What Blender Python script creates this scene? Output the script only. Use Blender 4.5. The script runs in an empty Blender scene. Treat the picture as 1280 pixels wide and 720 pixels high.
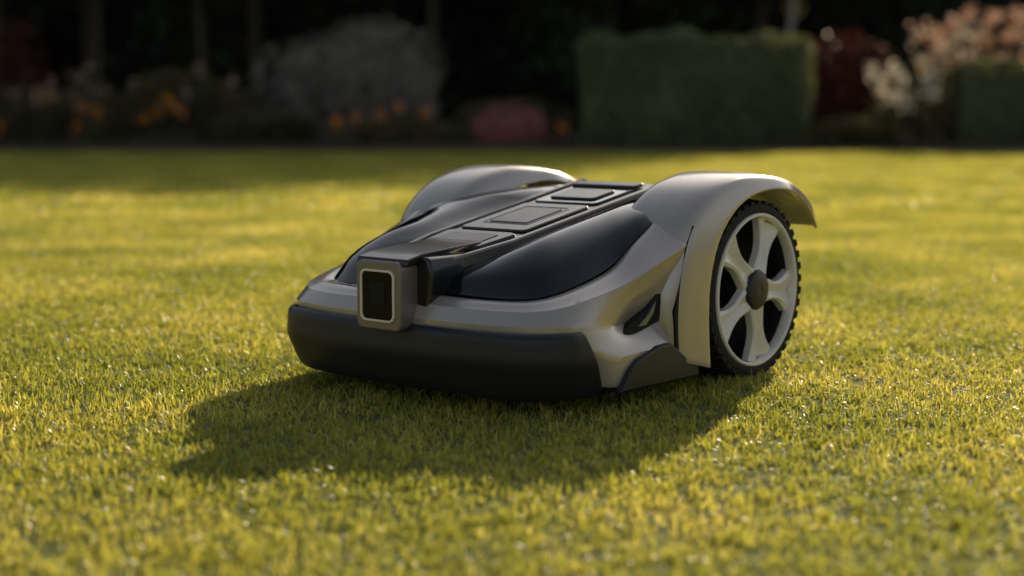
import bpy, bmesh, math, random
import numpy as np
from mathutils import Vector, Matrix
random.seed(7); rng=np.random.default_rng(7)
S=bpy.context.scene
COL=S.collection
# ---------------------------------------------------------------- helpers
def new_mat(name):
    m=bpy.data.materials.new(name); m.use_nodes=True
    nt=m.node_tree; b=nt.nodes['Principled BSDF']
    return m,nt,b
def simple(name,col,rough=.5,metal=0.,coat=0.,bump=0.,bscale=400.,var=0.,spec=.5):
    m,nt,b=new_mat(name)
    b.inputs['Base Color'].default_value=(*col,1); b.inputs['Roughness'].default_value=rough
    b.inputs['Metallic'].default_value=metal; b.inputs['Coat Weight'].default_value=coat
    b.inputs['Coat Roughness'].default_value=.04; b.inputs['Specular IOR Level'].default_value=spec
    tc=nt.nodes.new('ShaderNodeTexCoord')
    if bump>0:
        n=nt.nodes.new('ShaderNodeTexNoise'); n.inputs['Scale'].default_value=bscale; n.inputs['Detail'].default_value=3
        nt.links.new(tc.outputs['Object'],n.inputs['Vector'])
        bp=nt.nodes.new('ShaderNodeBump'); bp.inputs['Strength'].default_value=bump; bp.inputs['Distance'].default_value=.001
        nt.links.new(n.outputs['Fac'],bp.inputs['Height']); nt.links.new(bp.outputs['Normal'],b.inputs['Normal'])
    if var>0:
        n=nt.nodes.new('ShaderNodeTexNoise'); n.inputs['Scale'].default_value=14; n.inputs['Detail'].default_value=8; n.inputs['Roughness'].default_value=.7
        nt.links.new(tc.outputs['Object'],n.inputs['Vector'])
        mr=nt.nodes.new('ShaderNodeMapRange'); mr.inputs['From Min'].default_value=.3; mr.inputs['From Max'].default_value=.7
        mr.inputs['To Min'].default_value=max(0,rough-var); mr.inputs['To Max'].default_value=rough+var
        nt.links.new(n.outputs['Fac'],mr.inputs['Value']); nt.links.new(mr.outputs['Result'],b.inputs['Roughness'])
    return m
def mesh_obj(name,V,F,mat=None,parent=None,smooth=True,coll=None):
    me=bpy.data.meshes.new(name); me.from_pydata([tuple(v) for v in V],[],[tuple(f) for f in F]); me.update()
    if mat: me.materials.append(mat)
    if smooth: me.polygons.foreach_set('use_smooth',[True]*len(me.polygons))
    o=bpy.data.objects.new(name,me); (coll or COL).objects.link(o)
    if parent: o.parent=parent
    return o
def fast_mesh(name,V,loops,starts,mat=None,attr=None):
    me=bpy.data.meshes.new(name)
    me.vertices.add(len(V)); me.vertices.foreach_set('co',np.asarray(V,dtype=np.float32).ravel())
    me.loops.add(len(loops)); me.loops.foreach_set('vertex_index',np.asarray(loops,dtype=np.int32))
    me.polygons.add(len(starts)); me.polygons.foreach_set('loop_start',np.asarray(starts,dtype=np.int32))
    me.update(calc_edges=True); me.validate()
    if mat: me.materials.append(mat)
    if attr is not None:
        a=me.attributes.new('rnd','FLOAT','POINT'); a.data.foreach_set('value',np.asarray(attr,dtype=np.float32))
    return me
def crom(P,n):
    P=np.asarray(P,float); k=len(P)
    E=np.concatenate([[2*P[0]-P[1]],P,[2*P[-1]-P[-2]]])
    out=[]
    for i in range(k-1):
        p0,p1,p2,p3=E[i],E[i+1],E[i+2],E[i+3]
        for j in range(n):
            t=j/n
            out.append(.5*((2*p1)+(-p0+p2)*t+(2*p0-5*p1+4*p2-p3)*t*t+(-p0+3*p1-3*p2+p3)*t**3))
    out.append(P[-1]); return np.array(out)
def full(cols):
    m=[[(p[0],-p[1],p[2]) for p in c] for c in cols[:0:-1]]
    return m+[list(c) for c in cols]
def surf(name,cols,mat,parent,nu=8,nv=6,thick=.003,ref=(.1,0,.06),bevel=.0012,breaks=(),ang=24):
    """columns of control points -> smooth panel; rows listed in `breaks` stay as hard creases"""
    G=np.array(cols,float)
    G=crom(G,nu)
    G=np.swapaxes(G,0,1)
    bk=[0]+list(breaks)+[len(G)-1]; parts=[]
    for a,b in zip(bk[:-1],bk[1:]):
        q=crom(G[a:b+1],nv) if b>a else G[a:a+1]
        parts.append(q if a==0 else q[1:])
    G=np.concatenate(parts)
    R,C=G.shape[:2]
    V=G.reshape(-1,3); F=[]
    for r in range(R-1):
        for c in range(C-1):
            F.append((r*C+c,r*C+c+1,(r+1)*C+c+1,(r+1)*C+c))
    s=0
    for f in F[::7]:
        a,b,c=V[f[0]],V[f[1]],V[f[2]]
        n=np.cross(b-a,c-a); s+=np.dot(n,V[f[0]]-np.array(ref))
    if s<0: F=[f[::-1] for f in F]
    o=mesh_obj(name,V,F,mat,parent)
    if breaks: o.data.set_sharp_from_angle(angle=math.radians(ang))
    if thick:
        m=o.modifiers.new('s','SOLIDIFY'); m.thickness=thick; m.offset=-1
    if bevel:
        m=o.modifiers.new('b','BEVEL'); m.width=bevel; m.segments=2; m.angle_limit=math.radians(50); m.harden_normals=False
    return o
def prism(name,poly,axis,a,b,mat,parent,bevel=.002,seg=3,smooth=True):
    def P(p,t):
        if axis=='y': return (p[0],t,p[1])
        if axis=='x': return (t,p[0],p[1])
        return (p[0],p[1],t)
    n=len(poly); V=[P(p,a) for p in poly]+[P(p,b) for p in poly]
    F=[tuple(range(n))[::-1],tuple(range(n,2*n))]+[(i,(i+1)%n,n+(i+1)%n,n+i) for i in range(n)]
    o=mesh_obj(name,V,F,mat,parent,smooth)
    bm=bmesh.new(); bm.from_mesh(o.data); bmesh.ops.recalc_face_normals(bm,faces=bm.faces); bm.to_mesh(o.data); bm.free()
    if bevel:
        m=o.modifiers.new('b','BEVEL'); m.width=bevel; m.segments=seg; m.angle_limit=math.radians(35)
        m.harden_normals=True
    return o
def rrect(cx,cy,hx,hy,r,n=6):
    pts=[]
    for (sx,sy,a0) in ((1,1,0),(-1,1,90),(-1,-1,180),(1,-1,270)):
        for i in range(n+1):
            a=math.radians(a0+90*i/n); pts.append((cx+sx*(hx-r)+r*math.cos(a),cy+sy*(hy-r)+r*math.sin(a)))
    return pts
def rrect(cx,cy,hx,hy,r,n=6):
    # corner arcs walked counter-clockwise
    pts=[]
    for (sx,sy,a0) in ((1,1,0),(-1,1,90),(-1,-1,180),(1,-1,270)):
        for i in range(n+1):
            a=math.radians(a0+90*i/n); pts.append((cx+sx*(hx-r)+r*math.cos(a),cy+sy*(hy-r)+r*math.sin(a)))
    return pts
def ringprism(name,outer,inner,axis,a,b,mat,parent,bevel=.001):
    n=len(outer)
    def P(p,t):
        if axis=='y': return (p[0],t,p[1])
        if axis=='x': return (t,p[0],p[1])
        return (p[0],p[1],t)
    V=[P(p,a) for p in outer]+[P(p,a) for p in inner]+[P(p,b) for p in outer]+[P(p,b) for p in inner]
    F=[]
    for i in range(n):
        j=(i+1)%n
        F+=[(i,j,n+j,n+i),(2*n+i,3*n+i,3*n+j,2*n+j),(i,2*n+i,2*n+j,j),(n+i,n+j,3*n+j,3*n+i)]
    o=mesh_obj(name,V,F,mat,parent)
    bm=bmesh.new(); bm.from_mesh(o.data); bmesh.ops.recalc_face_normals(bm,faces=bm.faces); bm.to_mesh(o.data); bm.free()
    m=o.modifiers.new('b','BEVEL'); m.width=bevel; m.segments=2; m.angle_limit=math.radians(35)
    return o
def lathe_y(name,prof,mat,parent,n=96,close=True):
    V=[];F=[];k=len(prof)
    for i in range(n):
        a=2*math.pi*i/n
        for r,y in prof: V.append((r*math.cos(a),y,r*math.sin(a)))
    for i in range(n):
        j=(i+1)%n
        for q in range(k if close else k-1):
            w=(q+1)%k
            F.append((i*k+q,i*k+w,j*k+w,j*k+q))
    o=mesh_obj(name,V,F,mat,parent)
    bm=bmesh.new(); bm.from_mesh(o.data); bmesh.ops.recalc_face_normals(bm,faces=bm.faces); bm.to_mesh(o.data); bm.free()
    m=o.modifiers.new('b','BEVEL'); m.width=.0008; m.segments=2; m.angle_limit=math.radians(40)
    return o
# ---------------------------------------------------------------- materials
M_shell=simple('shell_grey_metallic',(.53,.48,.435),.25,.45,.5,.006,1500,.03)
M_fend=M_shell
M_black=simple('bumper_black_plastic',(.019,.020,.023),.40,0,0,.2,900,.06)
M_hood=simple('hood_gloss_black',(.004,.005,.008),.05,0,.5,0,0,.01,.5)
M_deck=simple('deck_dark_satin',(.013,.0125,.012),.22,.0,.3,.03,900,.05)
M_dark=simple('inner_dark',(.006,.006,.006),.8)
M_rail_lit=simple('rail_grey_lit',(.24,.215,.19),.26,.5,.2,.01,900,.04)
M_inlay=simple('deck_inlay',(.024,.022,.020),.24,.1,.1,.03,900,.05)
M_rubber=simple('tyre_rubber',(.014,.014,.013),.75,0,0,.3,500,.08)
M_rim=simple('rim_silver',(.95,.91,.84),.25,.0,.3,.02,700,.05)
M_spoke=simple('spoke_silver',(.93,.88,.80),.25,.1,.3,.02,700,.05)
M_head=simple('sensor_head_grey',(.27,.225,.185),.32,.4,.1,.02,900,.04)
M_glass=simple('sensor_glass',(.004,.004,.005),.3,0,0,0,0,0,.2)
M_glass2=simple('sensor_window',(.012,.012,.013),.4,0,0,0,0,0,.2)
M_bezel=simple('sensor_bezel',(.94,.83,.66),.3,.1,.3)
M_lamp=simple('lamp_lens',(.16,.16,.16),.15,.5,.6)
# ---------------------------------------------------------------- mower
mower=bpy.data.objects.new('robotic_lawn_mower',None); COL.objects.link(mower)
mower.location=(.1425,2.16,0); mower.rotation_euler=(0,0,math.radians(-130))
P=mower
bo=[(.464,0),(.463,.07),(.456,.145),(.440,.204),(.402,.238)]
BP=[(.05,.020),(.024,.021),(.014,.030),(.006,.048),(-.001,.067),(-.0005,.084),(.001,.098),(.008,.1035)]
cols=[]
for x,y in bo:
    ux,uy=(x-.2)/math.hypot(x-.2,y),y/math.hypot(x-.2,y)
    cols.append([(x-ux*d,y-uy*d,z) for d,z in BP])
top=(.378,.243);bot=(.335,.251)
e=[]
for (d,z) in BP:
    t=(z-.022)/.081
    e.append((bot[0]+(top[0]-bot[0])*t-.2*d, bot[1]+(top[1]-bot[1])*t-d*.9, z))
cols.append(e)
surf('front_bumper',full(cols),M_black,P,8,3,.004)
# grey shell
sh=[
 [(.435,0,.04),(.452,0,.09),(.454,0,.110),(.446,0,.128),(.424,0,.139),(.38,0,.124)],
 [(.432,.07,.04),(.450,.07,.09),(.452,.07,.110),(.443,.07,.127),(.420,.069,.136),(.375,.065,.122)],
 [(.425,.145,.04),(.442,.145,.09),(.444,.145,.110),(.433,.143,.126),(.407,.138,.135),(.36,.12,.119)],
 [(.404,.194,.04),(.424,.203,.09),(.425,.203,.110),(.412,.196,.127),(.386,.177,.137),(.345,.145,.121)],
 [(.370,.220,.04),(.387,.232,.09),(.388,.232,.110),(.374,.224,.134),(.340,.194,.147),(.31,.16,.128)],
 [(.325,.244,.030),(.330,.246,.068),(.325,.236,.104),(.304,.238,.149),(.272,.201,.166),(.25,.172,.15)],
 [(.262,.247,.030),(.262,.248,.068),(.262,.222,.100),(.247,.249,.171),(.225,.202,.194),(.205,.177,.175)],
 [(.200,.248,.030),(.200,.248,.068),(.206,.226,.108),(.184,.255,.194),(.176,.204,.222),(.165,.18,.205)],
]
surf('body_shell',full(sh),M_shell,P,8,6,.005,breaks=(1,2,3))
# hood
hd=[
 [(.421,0,.141),(.404,0,.158),(.380,0,.170),(.350,0,.178)],
 [(.417,.069,.139),(.400,.069,.159),(.372,.068,.171),(.335,.064,.181)],
 [(.404,.137,.137),(.386,.128,.165),(.350,.106,.186),(.300,.07,.192)],
 [(.383,.176,.139),(.360,.158,.173),(.313,.123,.201),(.245,.072,.203)],
 [(.338,.193,.149),(.313,.168,.187),(.257,.123,.213),(.190,.074,.212)],
 [(.270,.199,.169),(.247,.174,.206),(.197,.125,.226),(.135,.075,.221)],
 [(.223,.200,.197),(.203,.174,.221),(.155,.125,.235),(.09,.075,.229)],
 [(.174,.200,.222),(.158,.174,.234),(.112,.122,.242),(.05,.075,.237)],
 [(.10,.18,.235),(.09,.165,.242),(.05,.12,.247),(.0,.075,.245)],
 [(-.02,.165,.24),(-.03,.155,.243),(-.05,.12,.248),(-.06,.075,.248)],
 [(-.12,.16,.225),(-.13,.15,.228),(-.14,.12,.232),(-.15,.075,.232)],
 [(-.16,.16,.16),(-.165,.15,.16),(-.17,.12,.16),(-.172,.075,.16)],
]
hh=[]
for c in hd:
    x,y,z=c[-1]
    h=[(a,b,d) for a,b,d in c]+[(x,0,z+.001)]
    h=h+[(a,-b,d) for a,b,d in c[::-1]]
    hh.append(h)
surf('hood',hh,M_hood,P,6,5,.003,ref=(.1,0,.0))
prism('chassis',[(.40,.045),(.40,.11),(.30,.13),(.15,.19),(-.05,.22),(-.14,.21),(-.165,.15),(-.16,.05),(-.13,.035),(.37,.035)],'y',-.160,.160,M_dark,P,.006)
for s,nm in ((1,'near'),(-1,'far')):
    prism('side_skirt_'+nm,[(.322,.024),(.300,.050),(.285,.060),(.240,.071),(.215,.072),(.178,.050),(.150,.042),(.150,.022)],'y',s*.236,s*.2545,M_black,P,.003)
    prism('side_notch_insert_'+nm,[(.300,.086),(.262,.088),(.212,.098),(.196,.160),(.205,.155),(.235,.118),(.275,.100)],'y',s*.205,s*.234,M_dark,P,.002)  # black insert added to darken the undercut lamp notch
    prism('side_lamp_'+nm,[(.262,.096),(.240,.110),(.222,.126),(.228,.110),(.244,.096)],'y',s*.218,s*.2365,M_lamp,P,.0015)
    prism('fender_seam_'+nm,[(.199,.05),(.204,.11),(.182,.190),(.166,.216),(.156,.216),(.170,.19),(.188,.145),(.193,.10),(.189,.05)],'y',s*.225,s*.2515,M_dark,P,.001)
# fenders
O=[(.212,.050),(.216,.110),(.206,.170),(.180,.222),(.128,.258),(.055,.277),(-.010,.277),(-.070,.268),(-.130,.250),(-.178,.226),(-.208,.196)]
I=[(.130,.030),(.135,.085),(.134,.135),(.120,.182),(.092,.218),(.050,.243),(-.008,.254),(-.064,.251),(-.118,.236),(-.165,.213),(-.202,.190)]
for s,nm in ((1,'near'),(-1,'far')):
    cols=[]
    for k,(o,i) in enumerate(zip(O,I)):
        w=1.0 if k<8 else (1-.18*(k-7))
        L=lambda t,y:(o[0]+(i[0]-o[0])*t,s*(.2+(y-.2)*w),o[1]+(i[1]-o[1])*t)
        cols.append([L(.95,.136),L(.35,.142),L(.06,.152),L(0,.175),L(.0,.208),L(.06,.236),L(.22,.251),L(.6,.257),L(.93,.260),L(1.0,.257),L(1.02,.250)])
    surf('wheel_fender_'+nm,cols,M_fend,P,7,3,.004,ref=(.0,s*.2,.12))
# deck (sloped frame)
deck=bpy.data.objects.new('deck',None); COL.objects.link(deck); deck.parent=P
deck.location=(.345,0,.184); sl=math.atan2(.068,.375)
deck.rotation_euler=(0,-sl,math.pi)
def dprism(name,poly,a,b,mat,bev=.002): return prism(name,poly,'z',a,b,mat,deck,bev)
dprism('deck_plate',rrect(.188,0,.192,.066,.014),-.012,.004,M_deck,.003)
dprism('deck_front_step',[(-.002,-.052),(.062,-.060),(.070,-.05),(.070,.05),(.062,.060),(-.002,.052),(-.012,.04),(-.012,-.04)],.002,.008,M_deck,.003)
dprism('deck_front_inlay',rrect(.034,0,.020,.040,.004),.007,.0090,M_inlay,.001)
dprism('battery_lid',rrect(.155,0,.072,.057,.008),.003,.0075,M_deck,.003)
ringprism('lid_groove',rrect(.158,0,.048,.040,.005),rrect(.158,0,.0455,.0375,.004),'z',.0065,.0081,M_hood,deck,.0004)
dprism('lid_inlay',rrect(.158,0,.041,.033,.004),.006,.0086,M_inlay,.001)
dprism('stop_button_base',rrect(.295,0,.055,.056,.01),.003,.007,M_hood,.003)
dprism('stop_button',rrect(.285,0,.028,.040,.008),.006,.010,M_deck,.003)
dprism('carry_handle',rrect(.345,0,.012,.058,.006),.005,.011,M_inlay,.004)
for s,nm in ((1,'a'),(-1,'b')):
    prism('deck_rail_'+nm,[(-.075,s*.046),(-.02,s*.056),(.04,s*.067),(.375,s*.069),(.390,s*.070),(.390,s*.080),(.36,s*.080),(.04,s*.077),(-.03,s*.064),(-.075,s*.053)],'z',-.010,.007,M_rail_lit if s<0 else M_deck,deck,.003)  # one rail paler than its twin: sunlit look put into the colour
# sensor head
prism('sensor_head',rrect(0,.1365,.038,.0425,.010),'x',.405,.476,M_head,P,.003)
prism('sensor_neck',[(-.054,.105),(.054,.105),(.062,.165),(.055,.184),(-.055,.184),(-.062,.165)],'x',.318,.446,M_deck,P,.005)
prism('sensor_cap',[(.47,.174),(.468,.182),(.44,.188),(.33,.196),(.33,.182),(.44,.176)],'y',-.043,.043,M_deck,P,.002)
ringprism('sensor_bezel',rrect(0,.1365,.029,.032,.009),rrect(0,.1365,.0262,.0292,.007),'x',.472,.4785,M_bezel,P,.0008)
prism('sensor_glass',rrect(0,.1365,.0264,.0294,.007),'x',.470,.4765,M_glass,P,.001)
prism('sensor_window',rrect(0,.140,.013,.014,.003),'x',.4755,.4775,M_glass2,P,.0006)
# wheels
R=.125
def wheel(nm,s):
    w=bpy.data.objects.new('rear_wheel_'+nm,None); COL.objects.link(w); w.parent=P; w.location=(0,0,R-.006)
    w.rotation_euler=(0,math.radians(30),0)
    T=lambda pr:[(r,s*y) for r,y in pr]
    lathe_y('tyre',T([(.104,.180),(.114,.176),(.1185,.184),(.1205,.20),(.1205,.225),(.1195,.240),(.1165,.2475),(.109,.2495),(.104,.248),(.1035,.235)]),M_rubber,w)
    V=[];F=[];N=42
    for i in range(N):
        for side in (0,1):
            a0=2*math.pi*(i+.5*side)/N
            y0,y1=(.176,.213) if side==0 else (.2115,.2490)
            da=2*math.pi/N*.34; sk=.12*(1 if side==0 else -1)
            b=len(V)
            for (rr,yy,aa) in [(r,y,a) for r in (.116,.1240) for y in (y0,y1) for a in (-1,1)]:
                m=(yy-y0)/(y1-y0)
                rad=rr-(.003 if rr>.12 and (yy==(y0 if side==0 else y1)) else 0)
                ang=a0+aa*da*(.8 if rr>.12 else 1)+sk*(m-.5)
                V.append((rad*math.cos(ang),s*yy,rad*math.sin(ang)))
            F+=[(b,b+1,b+3,b+2),(b+4,b+6,b+7,b+5),(b,b+4,b+5,b+1),(b+2,b+3,b+7,b+6),(b,b+2,b+6,b+4),(b+1,b+5,b+7,b+3)]
    o=mesh_obj('tread',V,F,M_rubber,w,False)
    m=o.modifiers.new('b','BEVEL'); m.width=.0012; m.segments=2
    lathe_y('rim_ring',T([(.0992,.236),(.0992,.2485),(.1002,.2515),(.1034,.2515),(.1046,.249),(.1046,.236)]),M_rim,w)
    lathe_y('rim_barrel',T([(.0995,.19),(.0995,.240),(.1041,.240),(.1041,.19)]),M_dark,w)
    lathe_y('rim_back',T([(.002,.196),(.1,.196),(.1,.20),(.002,.204)]),M_dark,w)
    lathe_y('hub_cap',T([(.0005,.20),(.027,.20),(.0275,.248),(.025,.2515),(.012,.2535),(.0005,.254)]),M_black,w,64)
    st=[(.022,.018,.0),(.036,.0150,.001),(.050,.0125,.002),(.062,.0135,.002),(.074,.0180,.001),(.084,.0240,.0),(.0935,.0300,-.001),(.0981,.0210,-.001)]
    for k in range(5):
        a=2*math.pi*k/5; V=[];F=[];n=len(st)
        def pt(r,t,y): V.append((r*math.cos(a)-t*math.sin(a),s*y,r*math.sin(a)+t*math.cos(a)))
        for r,h,sk in st:
            yb=.2485-.004*((r-.022)/.077)
            pt(r,-h,yb-.014); pt(r,-h,yb-.003); pt(r,-h*.72,yb); pt(r,sk,yb-.0075*min(1,(r-.016)/.03)); pt(r,h*.72,yb); pt(r,h,yb-.003); pt(r,h,yb-.014)
        for i in range(n-1):
            for j in range(6):
                F.append((i*7+j,i*7+j+1,(i+1)*7+j+1,(i+1)*7+j))
            F.append((i*7+6,i*7,(i+1)*7,(i+1)*7+6))
        F.append(tuple(range(7))); F.append(tuple(range(7*(n-1),7*n)))
        o=mesh_obj('spoke_%d'%(k+1),V,F,M_spoke,w)
        bm=bmesh.new(); bm.from_mesh(o.data); bmesh.ops.recalc_face_normals(bm,faces=bm.faces); bm.to_mesh(o.data); bm.free()
        o.data.set_sharp_from_angle(angle=math.radians(22))
        m=o.modifiers.new('b','BEVEL'); m.width=.001; m.segments=2; m.angle_limit=math.radians(40); m.harden_normals=True
    return w
wheel('near',1); wheel('far',-1)
for s in (1,-1):
    o=lathe_y('front_caster_%s'%('a' if s>0 else 'b'),[(.004,-.012),(.026,-.012),(.03,-.006),(.03,.006),(.026,.012),(.004,.012)],M_rubber,P,40)
    o.location=(.31,s*.13,.030)
# ---------------------------------------------------------------- foliage materials
def leaf_mat(name,c1,c2,c3,trans=.35,nscale=1.5,rough=.5,tcol=1.3,tb=.5,spec=.35):
    m,nt,b=new_mat(name); L=nt.links
    at=nt.nodes.new('ShaderNodeAttribute'); at.attribute_name='rnd'
    geo=nt.nodes.new('ShaderNodeNewGeometry')
    n=nt.nodes.new('ShaderNodeTexNoise'); n.inputs['Scale'].default_value=nscale; n.inputs['Detail'].default_value=3
    L.new(geo.outputs['Position'],n.inputs['Vector'])
    ad=nt.nodes.new('ShaderNodeMath'); ad.operation='MULTIPLY_ADD'; ad.inputs[1].default_value=.5
    L.new(at.outputs['Fac'],ad.inputs[0])
    mr=nt.nodes.new('ShaderNodeMapRange'); mr.inputs['From Min'].default_value=.3; mr.inputs['From Max'].default_value=.7
    mr.inputs['To Min'].default_value=0; mr.inputs['To Max'].default_value=.5
    L.new(n.outputs['Fac'],mr.inputs['Value']); L.new(mr.outputs['Result'],ad.inputs[2])
    cr=nt.nodes.new('ShaderNodeValToRGB'); e=cr.color_ramp.elements
    e[0].position=.1; e[0].color=(*c1,1); e[1].position=.9; e[1].color=(*c3,1)
    x=e.new(.5); x.color=(*c2,1)
    L.new(ad.outputs[0],cr.inputs['Fac']); L.new(cr.outputs['Color'],b.inputs['Base Color'])
    b.inputs['Roughness'].default_value=rough; b.inputs['Specular IOR Level'].default_value=spec
    tr=nt.nodes.new('ShaderNodeBsdfTranslucent')
    mu=nt.nodes.new('ShaderNodeMixRGB'); mu.blend_type='MULTIPLY'; mu.inputs[0].default_value=1; mu.inputs[2].default_value=(tcol,tcol*.95,tcol*tb,1)
    L.new(cr.outputs['Color'],mu.inputs[1]); L.new(mu.outputs[0],tr.inputs['Color'])
    mx=nt.nodes.new('ShaderNodeMixShader'); mx.inputs[0].default_value=trans
    out=nt.nodes['Material Output']
    L.new(b.outputs[0],mx.inputs[1]); L.new(tr.outputs[0],mx.inputs[2]); L.new(mx.outputs[0],out.inputs['Surface'])
    return m
M_grass=leaf_mat('grass_blades',(.15,.195,.034),(.36,.375,.068),(.78,.67,.22),.56,2.2,.33,1.6,.68,.5)
m,nt,b=new_mat('lawn_soil_turf'); L=nt.links
geo=nt.nodes.new('ShaderNodeNewGeometry'); n=nt.nodes.new('ShaderNodeTexNoise'); n.inputs['Scale'].default_value=30; n.inputs['Detail'].default_value=8
L.new(geo.outputs['Position'],n.inputs['Vector'])
cr=nt.nodes.new('ShaderNodeValToRGB'); cr.color_ramp.elements[0].color=(.04,.06,.012,1); cr.color_ramp.elements[1].color=(.14,.17,.04,1)
L.new(n.outputs['Fac'],cr.inputs['Fac']); L.new(cr.outputs['Color'],b.inputs['Base Color']); b.inputs['Roughness'].default_value=.95
M_turf=m
lawn=mesh_obj('lawn',[(-300,-300,0),(300,-300,0),(300,300,0),(-300,300,0)],[(0,1,2,3)],M_turf,None,False)
GC=bpy.data.collections.new('grass_patches_near'); GF=bpy.data.collections.new('grass_patches_far')
def patch(name,size,n,l0,l1,w0,w1,coll,seed):
    r=np.random.default_rng(seed)
    cl=r.uniform(-size/2,size/2,(n//16,2)); idx=r.integers(0,len(cl),n)
    sp=.35*size/math.sqrt(len(cl))*1.0
    xy=cl[idx]+r.normal(0,sp,(n,2)); half=n//3
    xy[:half]=r.uniform(-size/2,size/2,(half,2))
    xy=(xy+size/2)%size-size/2
    clh=r.uniform(.6,1.35,len(cl))
    ln=r.uniform(l0,l1,n)*clh[idx]; wd=r.uniform(w0,w1,n)
    cld=r.uniform(0,2*math.pi,len(cl))
    ang=np.where(r.random(n)<.5,cld[idx],r.uniform(0,2*math.pi,n))+r.normal(0,.5,n)
    lean=np.abs(r.normal(.8,.42,n)).clip(.02,1.45)
    face=ang+math.pi/2+r.normal(0,.6,n)
    d=np.stack([np.cos(ang),np.sin(ang)],1); fw=np.stack([np.cos(face),np.sin(face)],1)
    b=np.zeros((n,3)); b[:,:2]=xy; b[:,2]=-.002
    def pt(t,bend):
        a=lean*bend
        p=b.copy(); p[:,:2]+=d*(np.sin(a)*ln*t)[:,None]; p[:,2]+=np.cos(a)*ln*t; return p
    w=np.zeros((n,3)); w[:,:2]=fw*wd[:,None]/2
    m1=pt(.5,.6); tp=m1.copy()
    a2=(lean*1.35).clip(0,1.9); tp[:,:2]+=d*(np.sin(a2)*ln*.5)[:,None]; tp[:,2]+=np.cos(a2)*ln*.5; tp[:,2]=tp[:,2].clip(.001)
    V=np.stack([b-w*.8,b+w*.8,m1-w,m1+w,tp],1).reshape(-1,3)
    base=np.arange(n)[:,None]*5
    loops=(base+np.array([0,1,3,2,2,3,4])[None]).ravel()
    st=(np.arange(n)[:,None]*7+np.array([0,4])[None]).ravel()
    at=np.repeat((r.random(n)*.6+r.random(len(cl))[idx]*.4),5)
    me=fast_mesh(name,V,loops,st,M_grass,at)
    o=bpy.data.objects.new(name,me); coll.objects.link(o)
for k in range(4): patch('lawn_grass_tuft_a%d'%k,.6,26000,.007,.017,.0012,.0025,GC,10+k)
for k in range(3): patch('lawn_grass_tuft_b%d'%k,2.0,32000,.012,.024,.004,.008,GF,30+k)
def scatter(name,pts,size,coll,nvar,seed):
    r=np.random.default_rng(seed)
    me=bpy.data.meshes.new(name); me.from_pydata(pts,[],[])
    a=me.attributes.new('idx','INT','POINT'); a.data.foreach_set('value',r.integers(0,nvar,len(pts)).astype(np.int32))
    a=me.attributes.new('rot','FLOAT_VECTOR','POINT'); rt=np.zeros((len(pts),3)); rt[:,2]=r.integers(0,4,len(pts))*math.pi/2
    a.data.foreach_set('vector',rt.ravel().astype(np.float32))
    o=bpy.data.objects.new(name,me); COL.objects.link(o)
    ng=bpy.data.node_groups.new(name,'GeometryNodeTree')
    ng.interface.new_socket('Geometry',in_out='INPUT',socket_type='NodeSocketGeometry'); ng.interface.new_socket('Geometry',in_out='OUTPUT',socket_type='NodeSocketGeometry')
    N=ng.nodes; K=ng.links
    gi=N.new('NodeGroupInput'); go=N.new('NodeGroupOutput'); ip=N.new('GeometryNodeInstanceOnPoints')
    ci=N.new('GeometryNodeCollectionInfo'); ci.inputs['Collection'].default_value=coll; ci.inputs['Separate Children'].default_value=True; ci.inputs['Reset Children'].default_value=True
    ip.inputs['Pick Instance'].default_value=True
    n1=N.new('GeometryNodeInputNamedAttribute'); n1.data_type='INT'; n1.inputs['Name'].default_value='idx'
    n2=N.new('GeometryNodeInputNamedAttribute'); n2.data_type='FLOAT_VECTOR'; n2.inputs['Name'].default_value='rot'
    er=N.new('FunctionNodeEulerToRotation')
    K.new(gi.outputs[0],ip.inputs['Points']); K.new(ci.outputs[0],ip.inputs['Instance'])
    K.new(n1.outputs['Attribute'],ip.inputs['Instance Index']); K.new(n2.outputs['Attribute'],er.inputs[0]); K.new(er.outputs[0],ip.inputs['Rotation'])
    K.new(ip.outputs[0],go.inputs[0])
    md=o.modifiers.new('scatter','NODES'); md.node_group=ng
    return o
pts=[(x,y,0) for x in np.arange(-3.3,3.9,.6) for y in np.arange(.3,5.2,.6)]
scatter('lawn_grass',pts,.6,GC,4,1)
pts=[(x,y,0) for x in np.arange(-11,11.1,2.0) for y in (6.1,8.1,10.1,12.1)]
scatter('lawn_grass.001',pts,2,GF,3,2)
pts=[(x,y,0.0) for x in (-4.6,-6.6,-8.6,4.9,6.9,8.9) for y in (4.1,2.1)]
scatter('lawn_grass.002',pts,2,GF,3,3)
M_soil=simple('bed_soil',(.05,.035,.024),.95,0,0,1.,30)
V=[];F=[];nx=60
for i in range(nx+1):
    x=-16+32*i/nx; e=13.05+.12*math.sin(x*.7)+.05*math.sin(x*2.3)
    V+=[(x,e,.002),(x,e+.25,.07),(x,16,.1),(x,26,.1)]
for i in range(nx):
    for q in range(3): F.append((i*4+q,(i+1)*4+q,(i+1)*4+q+1,i*4+q+1))
mesh_obj('planting_bed_soil',V,F,M_soil)
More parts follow.
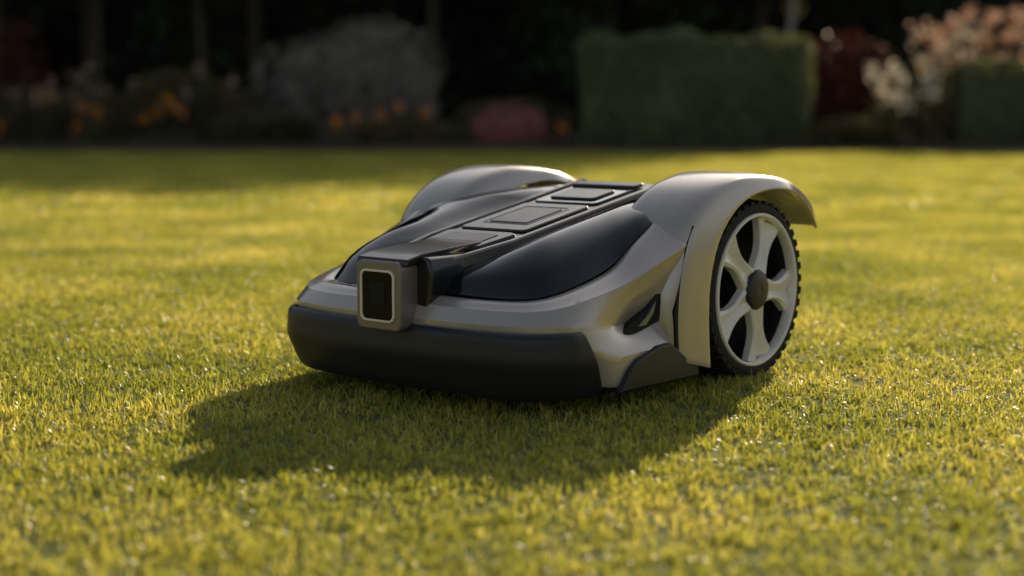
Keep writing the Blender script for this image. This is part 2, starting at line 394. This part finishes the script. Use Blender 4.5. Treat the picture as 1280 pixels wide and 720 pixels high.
# ---------------------------------------------------------------- foliage generators
def leaves(P0,size,r,flat=.6):
    n=len(P0)
    a=r.normal(0,1,(n,3)); a/=np.linalg.norm(a,axis=1)[:,None]
    b=r.normal(0,1,(n,3)); b-=a*(a*b).sum(1)[:,None]; b/=np.linalg.norm(b,axis=1)[:,None]
    s=(size*r.uniform(.6,1.3,n))[:,None]
    V=np.stack([P0-a*s,P0+b*s*flat*.5,P0+a*s,P0-b*s*flat*.5],1).reshape(-1,3)
    return V
def cloud(name,blobs,n,size,mat,seed,shell=.55,parent=None,core=None,flat=.6):
    r=np.random.default_rng(seed); B=np.array(blobs,float)
    vol=(B[:,3]*B[:,4]*B[:,5])**.67; idx=r.choice(len(B),n,p=vol/vol.sum())
    d=r.normal(0,1,(n,3)); d/=np.linalg.norm(d,axis=1)[:,None]
    rad=r.uniform(shell,1.06,n)[:,None]**.7
    P0=B[idx,:3]+d*B[idx,3:]*rad
    P0[:,2]=np.abs(P0[:,2]-.02)+.02
    V=leaves(P0,size,r,flat); loops=np.arange(n*4); st=np.arange(n)*4
    me=fast_mesh(name,V,loops,st,mat,np.repeat(r.random(n),4))
    o=bpy.data.objects.new(name,me); COL.objects.link(o)
    if parent: o.parent=parent
    return o
def boxhedge(name,x0,x1,y0,y1,h,n,size,mat,seed,rnd=.14,wave=0.):
    r=np.random.default_rng(seed)
    c=np.array([(x0+x1)/2,(y0+y1)/2,h/2]); H=np.array([(x1-x0)/2,(y1-y0)/2,h/2])
    A=np.array([H[1]*H[2]]*2+[H[0]*H[2]]*2+[H[0]*H[1]]*2); A/=A.sum()
    f=r.choice(6,n,p=A); p=r.uniform(-1,1,(n,3))*H
    ax=f//2; sg=np.where(f%2==0,-1,1); p[np.arange(n),ax]=sg*H[ax]
    inner=H-rnd; q=np.clip(p,-inner,inner); d=p-q; L_=np.linalg.norm(d,axis=1)[:,None]
    p=q+d/np.maximum(L_,1e-6)*rnd
    p+= (d/np.maximum(L_,1e-6))*(.03*np.sin(p[:,:1]*7+p[:,2:]*5)+.02*np.sin(p[:,:1]*17+3)-r.exponential(.03,(n,1)))
    P0=p+c
    wv=lambda x:wave*(np.sin(x*1.9)+.6*np.sin(x*4.3+1)+.4*np.sin(x*9.1))
    P0[:,2]+=wv(P0[:,0])*(P0[:,2]/h)
    V=leaves(P0,size,r); loops=list(np.arange(n*4)); st=list(np.arange(n)*4)
    k=len(V); cc=[]; ins=.16 if h>2 else .07
    for sx in(-1,1):
        for sy in(-1,1):
            for sz in(-1,1):
                v=c+(H-np.array([ins*.5,ins,ins+wave*1.6]))*np.array([sx,sy,sz])
                if sz<0: v[2]=-.05
                cc.append(v)
    V=np.concatenate([V,cc])
    for fc in [(0,1,3,2),(4,6,7,5),(0,4,5,1),(2,3,7,6),(0,2,6,4),(1,5,7,3)]:
        st.append(len(loops)); loops+= [k+i for i in fc]
    at=np.concatenate([np.repeat(r.random(n),4),np.zeros(8)])
    me=fast_mesh(name,V,loops,st,mat,at)
    o=bpy.data.objects.new(name,me); COL.objects.link(o); return o
G_hedge=leaf_mat('hedge_leaf',(.12,.145,.070),(.19,.22,.115),(.29,.31,.17),.25,2)
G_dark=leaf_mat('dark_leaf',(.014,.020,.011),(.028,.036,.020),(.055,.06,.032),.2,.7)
G_mid=leaf_mat('shrub_leaf',(.05,.06,.028),(.12,.11,.055),(.24,.20,.10),.3,2)
G_grey=leaf_mat('silver_leaf',(.14,.13,.13),(.33,.30,.285),(.58,.51,.47),.2,4)
G_red=leaf_mat('red_leaf',(.06,.014,.012),(.12,.030,.024),(.22,.07,.045),.3,3)
G_pink=leaf_mat('pink_leaf',(.32,.12,.13),(.54,.24,.24),(.72,.40,.37),.3,3)
F_white=leaf_mat('white_petals',(.6,.56,.50),(.72,.68,.6),(.85,.8,.72),.35,3,tb=.85)
F_blush=leaf_mat('blush_petals',(.50,.30,.23),(.66,.45,.35),(.78,.62,.50),.35,3,tb=.8)
F_orange=leaf_mat('orange_petals',(.8,.25,.03),(.88,.36,.05),(.9,.48,.1),.3,3)
M_bark=simple('bark',(.07,.055,.04),.9,0,0,1.,40)
M_birch=simple('pale_bark',(.36,.33,.29),.8,0,0,.8,30)
boxhedge('clipped_hedge',.62,2.70,13.5,14.5,1.05,18000,.035,G_hedge,1,.12,.012)
boxhedge('clipped_hedge.001',4.15,6.6,13.5,14.5,.78,16000,.035,G_hedge,2,.12,.012)
def bush(name,cx,cy,w,h,n,size,mat,seed,k=9,flat=.6,d=None):
    r=random.Random(seed); bl=[]
    d=d or w*.4
    for i in range(k):
        a=r.uniform(-.32,.32)*w; f=1-(abs(a)/(w*.5))**2*.6
        z=r.uniform(.3,.72)*h*f
        bl.append((cx+a,cy+r.uniform(-.3,.3)*d,z,w*r.uniform(.16,.24),d*r.uniform(.3,.45),min(h*.32,z)*r.uniform(.8,1)))
    bl.append((cx,cy,h*.45,w*.40,d*.5,h*.45))
    return cloud(name,bl,n,size,mat,seed,.6,flat=flat)
bush('silver_shrub',-1.5,14.3,2.0,1.3,9000,.035,G_grey,3,14,.35,.9)
bush('pink_shrub',-.02,13.6,.72,.48,2500,.03,G_pink,4)
bush('red_leaved_shrub',3.35,14.9,.95,1.25,2600,.04,G_red,5)
bush('red_leaved_shrub.001',-5.0,15.2,1.0,1.4,2200,.045,G_red,55)
for i,(x,y,w,h) in enumerate([(-4.9,13.9,1.5,.72),(-3.9,13.7,1.2,.62),(-3.0,13.8,1.2,.80),(-6.3,14,1.6,.9),(-2.2,13.5,1.1,.38),(-.9,13.5,1.2,.35),(3.1,13.6,1.1,.33),(3.75,13.9,.9,.58),(.1,14.4,1.4,.55),(7.6,14,1.6,.9),(4.9,15.0,1.8,1.0),(-7.9,14.2,1.8,1.1)]):
    bush('garden_shrub',x,y,w,h,3800,.035,G_mid,20+i)
def flowers(name,cx,cy,w,d,z0,z1,n,size,mat,seed,pet=14):
    r=np.random.default_rng(seed)
    base=np.stack([r.uniform(-w/2,w/2,n)+cx,r.uniform(-d/2,d/2,n)+cy,r.uniform(z0,z1,n)],1)
    root=bpy.data.objects.new(name,None); COL.objects.link(root)
    P0=np.repeat(base,pet,0)+r.normal(0,size*.55,(n*pet,3))*np.array([1,1,1.2])
    V=leaves(P0,size*.55,r,.9); me=fast_mesh(name+'_heads',V,np.arange(len(V)),np.arange(len(P0))*4,mat,np.repeat(r.random(len(P0)),4))
    o=bpy.data.objects.new('flower_heads',me); COL.objects.link(o); o.parent=root
    V=[];F=[]
    for p in base:
        k=len(V); q=(p[0]+r.normal(0,.04),p[1],0.02); t=.006
        V+=[(q[0]-t,q[1],q[2]),(q[0]+t,q[1],q[2]),(p[0]+t*.6,p[1],p[2]),(p[0]-t*.6,p[1],p[2]),(q[0],q[1]+t,q[2]),(p[0],p[1]+t,p[2])]
        F+=[(k,k+1,k+2,k+3),(k+1,k+4,k+5,k+2),(k+4,k,k+3,k+5)]
    mesh_obj('flower_stems',V,F,G_mid,root,False)
    P1=base[r.integers(0,n,n*16)]; P1=P1.copy(); P1[:,2]*=r.uniform(.1,.9,len(P1)); P1[:,:2]+=r.normal(0,.06,(len(P1),2))
    V=leaves(P1,.035,r,.4); me=fast_mesh('fl',V,np.arange(len(V)),np.arange(len(P1))*4,G_mid,np.repeat(r.random(len(P1)),4))
    o=bpy.data.objects.new('flower_leaves',me); COL.objects.link(o); o.parent=root
    return root
flowers('white_flower_clump',3.5,13.35,.6,.2,.40,.72,10,.06,F_white,1,26)
flowers('blush_flower_clump',4.6,14.2,1.6,.5,.72,1.28,74,.06,F_blush,2,16)
flowers('white_flower_clump.001',4.1,14.1,.6,.4,.72,1.1,14,.05,F_white,6,16)
flowers('orange_flower_clump',-1.1,13.3,1.1,.15,.18,.40,6,.04,F_orange,3,22)
flowers('orange_flower_clump.001',-3.9,13.3,2.0,.2,.18,.5,11,.04,F_orange,4,22)
flowers('orange_flower_clump.002',.35,13.3,.3,.15,.2,.3,2,.04,F_orange,5,22)
flowers('yellow_flower_clump',-3.6,13.5,2.2,.4,.35,.75,18,.04,F_blush,8,14)
def tube(V,F,a,b,ra,rb,n=8):
    a=Vector(a);b=Vector(b);d=(b-a).normalized();u=d.orthogonal().normalized();v=d.cross(u);k=len(V)
    for p,r in((a,ra),(b,rb)):
        for i in range(n):
            t=2*math.pi*i/n; V.append(tuple(p+u*r*math.cos(t)+v*r*math.sin(t)))
    for i in range(n): F.append((k+i,k+(i+1)%n,k+n+(i+1)%n,k+n+i))
def tree(name,x,y,h,w,n,size,mat,bark,seed,tr=.09,low=.25):
    r=random.Random(seed); root=bpy.data.objects.new(name,None); COL.objects.link(root)
    V=[];F=[];bl=[]; segs=5
    pts=[(x,y,0)]
    for i in range(1,segs+1):
        q=(x+r.uniform(-.03,.03)*i,y+r.uniform(-.05,.05)*i,h*.85*i/segs)
        tube(V,F,pts[-1],q,tr*(1-.16*(i-1)),tr*(1-.16*i)); pts.append(q)
    for i in range(14):
        t=low+(.95-low)*i/13; z=h*t*.9; a=r.uniform(0,6.28); rr=w*.5*r.uniform(.45,.8)*(1.05-t*.6)
        e=(x+rr*math.cos(a),y+rr*math.sin(a),z+.25*rr); tube(V,F,(x,y,z-.1*rr),e,tr*.35,tr*.1,6)
        s=w*r.uniform(.17,.27); bl.append((e[0],e[1],e[2],s,s,s*.75))
    bl.append((x,y,h*.6,w*.3,w*.3,h*.3))
    mesh_obj('trunk',V,F,bark,root)
    cloud('crown',bl,n,size,mat,seed,.45,root)
    return root
# lower hedge between x 4.6 and 8 lets the low sun reach the right of the bed
tx=[(-12,18,6.2),(-9.6,18.6,6.4),(-7.3,17.8,6.2),(-5.2,18.4,6.5),(-3.1,17.9,6.2),(-1.0,18.5,6.2),(1.2,18,5.8),(3.0,18.4,4.8),(4.6,18.4,2.4),(9.6,18.4,5.2),(12,18,6.0),(14.2,18.5,6.0),(16.5,18,6.0)]
for i,(x,y,h) in enumerate(tx):
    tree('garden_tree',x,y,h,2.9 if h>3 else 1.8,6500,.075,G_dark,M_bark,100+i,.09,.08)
tree('birch_tree',2.80,15.2,4.3,1.6,2600,.05,G_mid,M_birch,200,.045,.5)
for i,(x,y) in enumerate([(-4.5,16.3),(-3.4,16.5),(-5.6,16.4)]):
    tree('birch_tree',x,y,4.4,1.4,1500,.05,G_dark,M_bark,210+i,.05,.5)
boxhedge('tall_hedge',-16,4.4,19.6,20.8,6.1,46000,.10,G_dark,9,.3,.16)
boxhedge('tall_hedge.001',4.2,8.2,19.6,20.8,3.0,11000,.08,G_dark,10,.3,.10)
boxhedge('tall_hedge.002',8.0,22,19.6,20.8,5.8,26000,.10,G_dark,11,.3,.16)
# ---------------------------------------------------------------- light
el=math.radians(23); hx,hy=.39,.921
d=Vector((hx*math.cos(el),hy*math.cos(el),math.sin(el))).normalized()
sun=bpy.data.lights.new('sun','SUN'); sun.energy=5; sun.angle=math.radians(.5); sun.color=(1,.80,.52)
so=bpy.data.objects.new('sun',sun); COL.objects.link(so); so.rotation_euler=(-d).to_track_quat('-Z','Y').to_euler(); so.location=(5,6,6)
w=bpy.data.worlds.new('World'); S.world=w; w.use_nodes=True; nt=w.node_tree
sk=nt.nodes.new('ShaderNodeTexSky'); sk.sky_type='NISHITA'; sk.sun_disc=False; sk.sun_elevation=el; sk.sun_rotation=math.atan2(hx,hy); sk.dust_density=2.5
hs=nt.nodes.new('ShaderNodeHueSaturation'); hs.inputs['Saturation'].default_value=.5
bg=nt.nodes['Background']; nt.links.new(sk.outputs[0],hs.inputs['Color']); nt.links.new(hs.outputs[0],bg.inputs[0]); bg.inputs[1].default_value=.098
# ---------------------------------------------------------------- camera
cam=bpy.data.cameras.new('camera'); co=bpy.data.objects.new('camera',cam); COL.objects.link(co)
cam.lens=52.2; cam.sensor_width=36; cam.clip_end=1000; cam.clip_start=.05
co.location=(0,0,.36); co.rotation_euler=(math.radians(90-6.8),0,0)
cam.dof.use_dof=True; cam.dof.focus_distance=1.86; cam.dof.aperture_fstop=2.5
S.camera=co
S.view_settings.view_transform='Standard'; S.view_settings.look='None'; S.view_settings.exposure=0
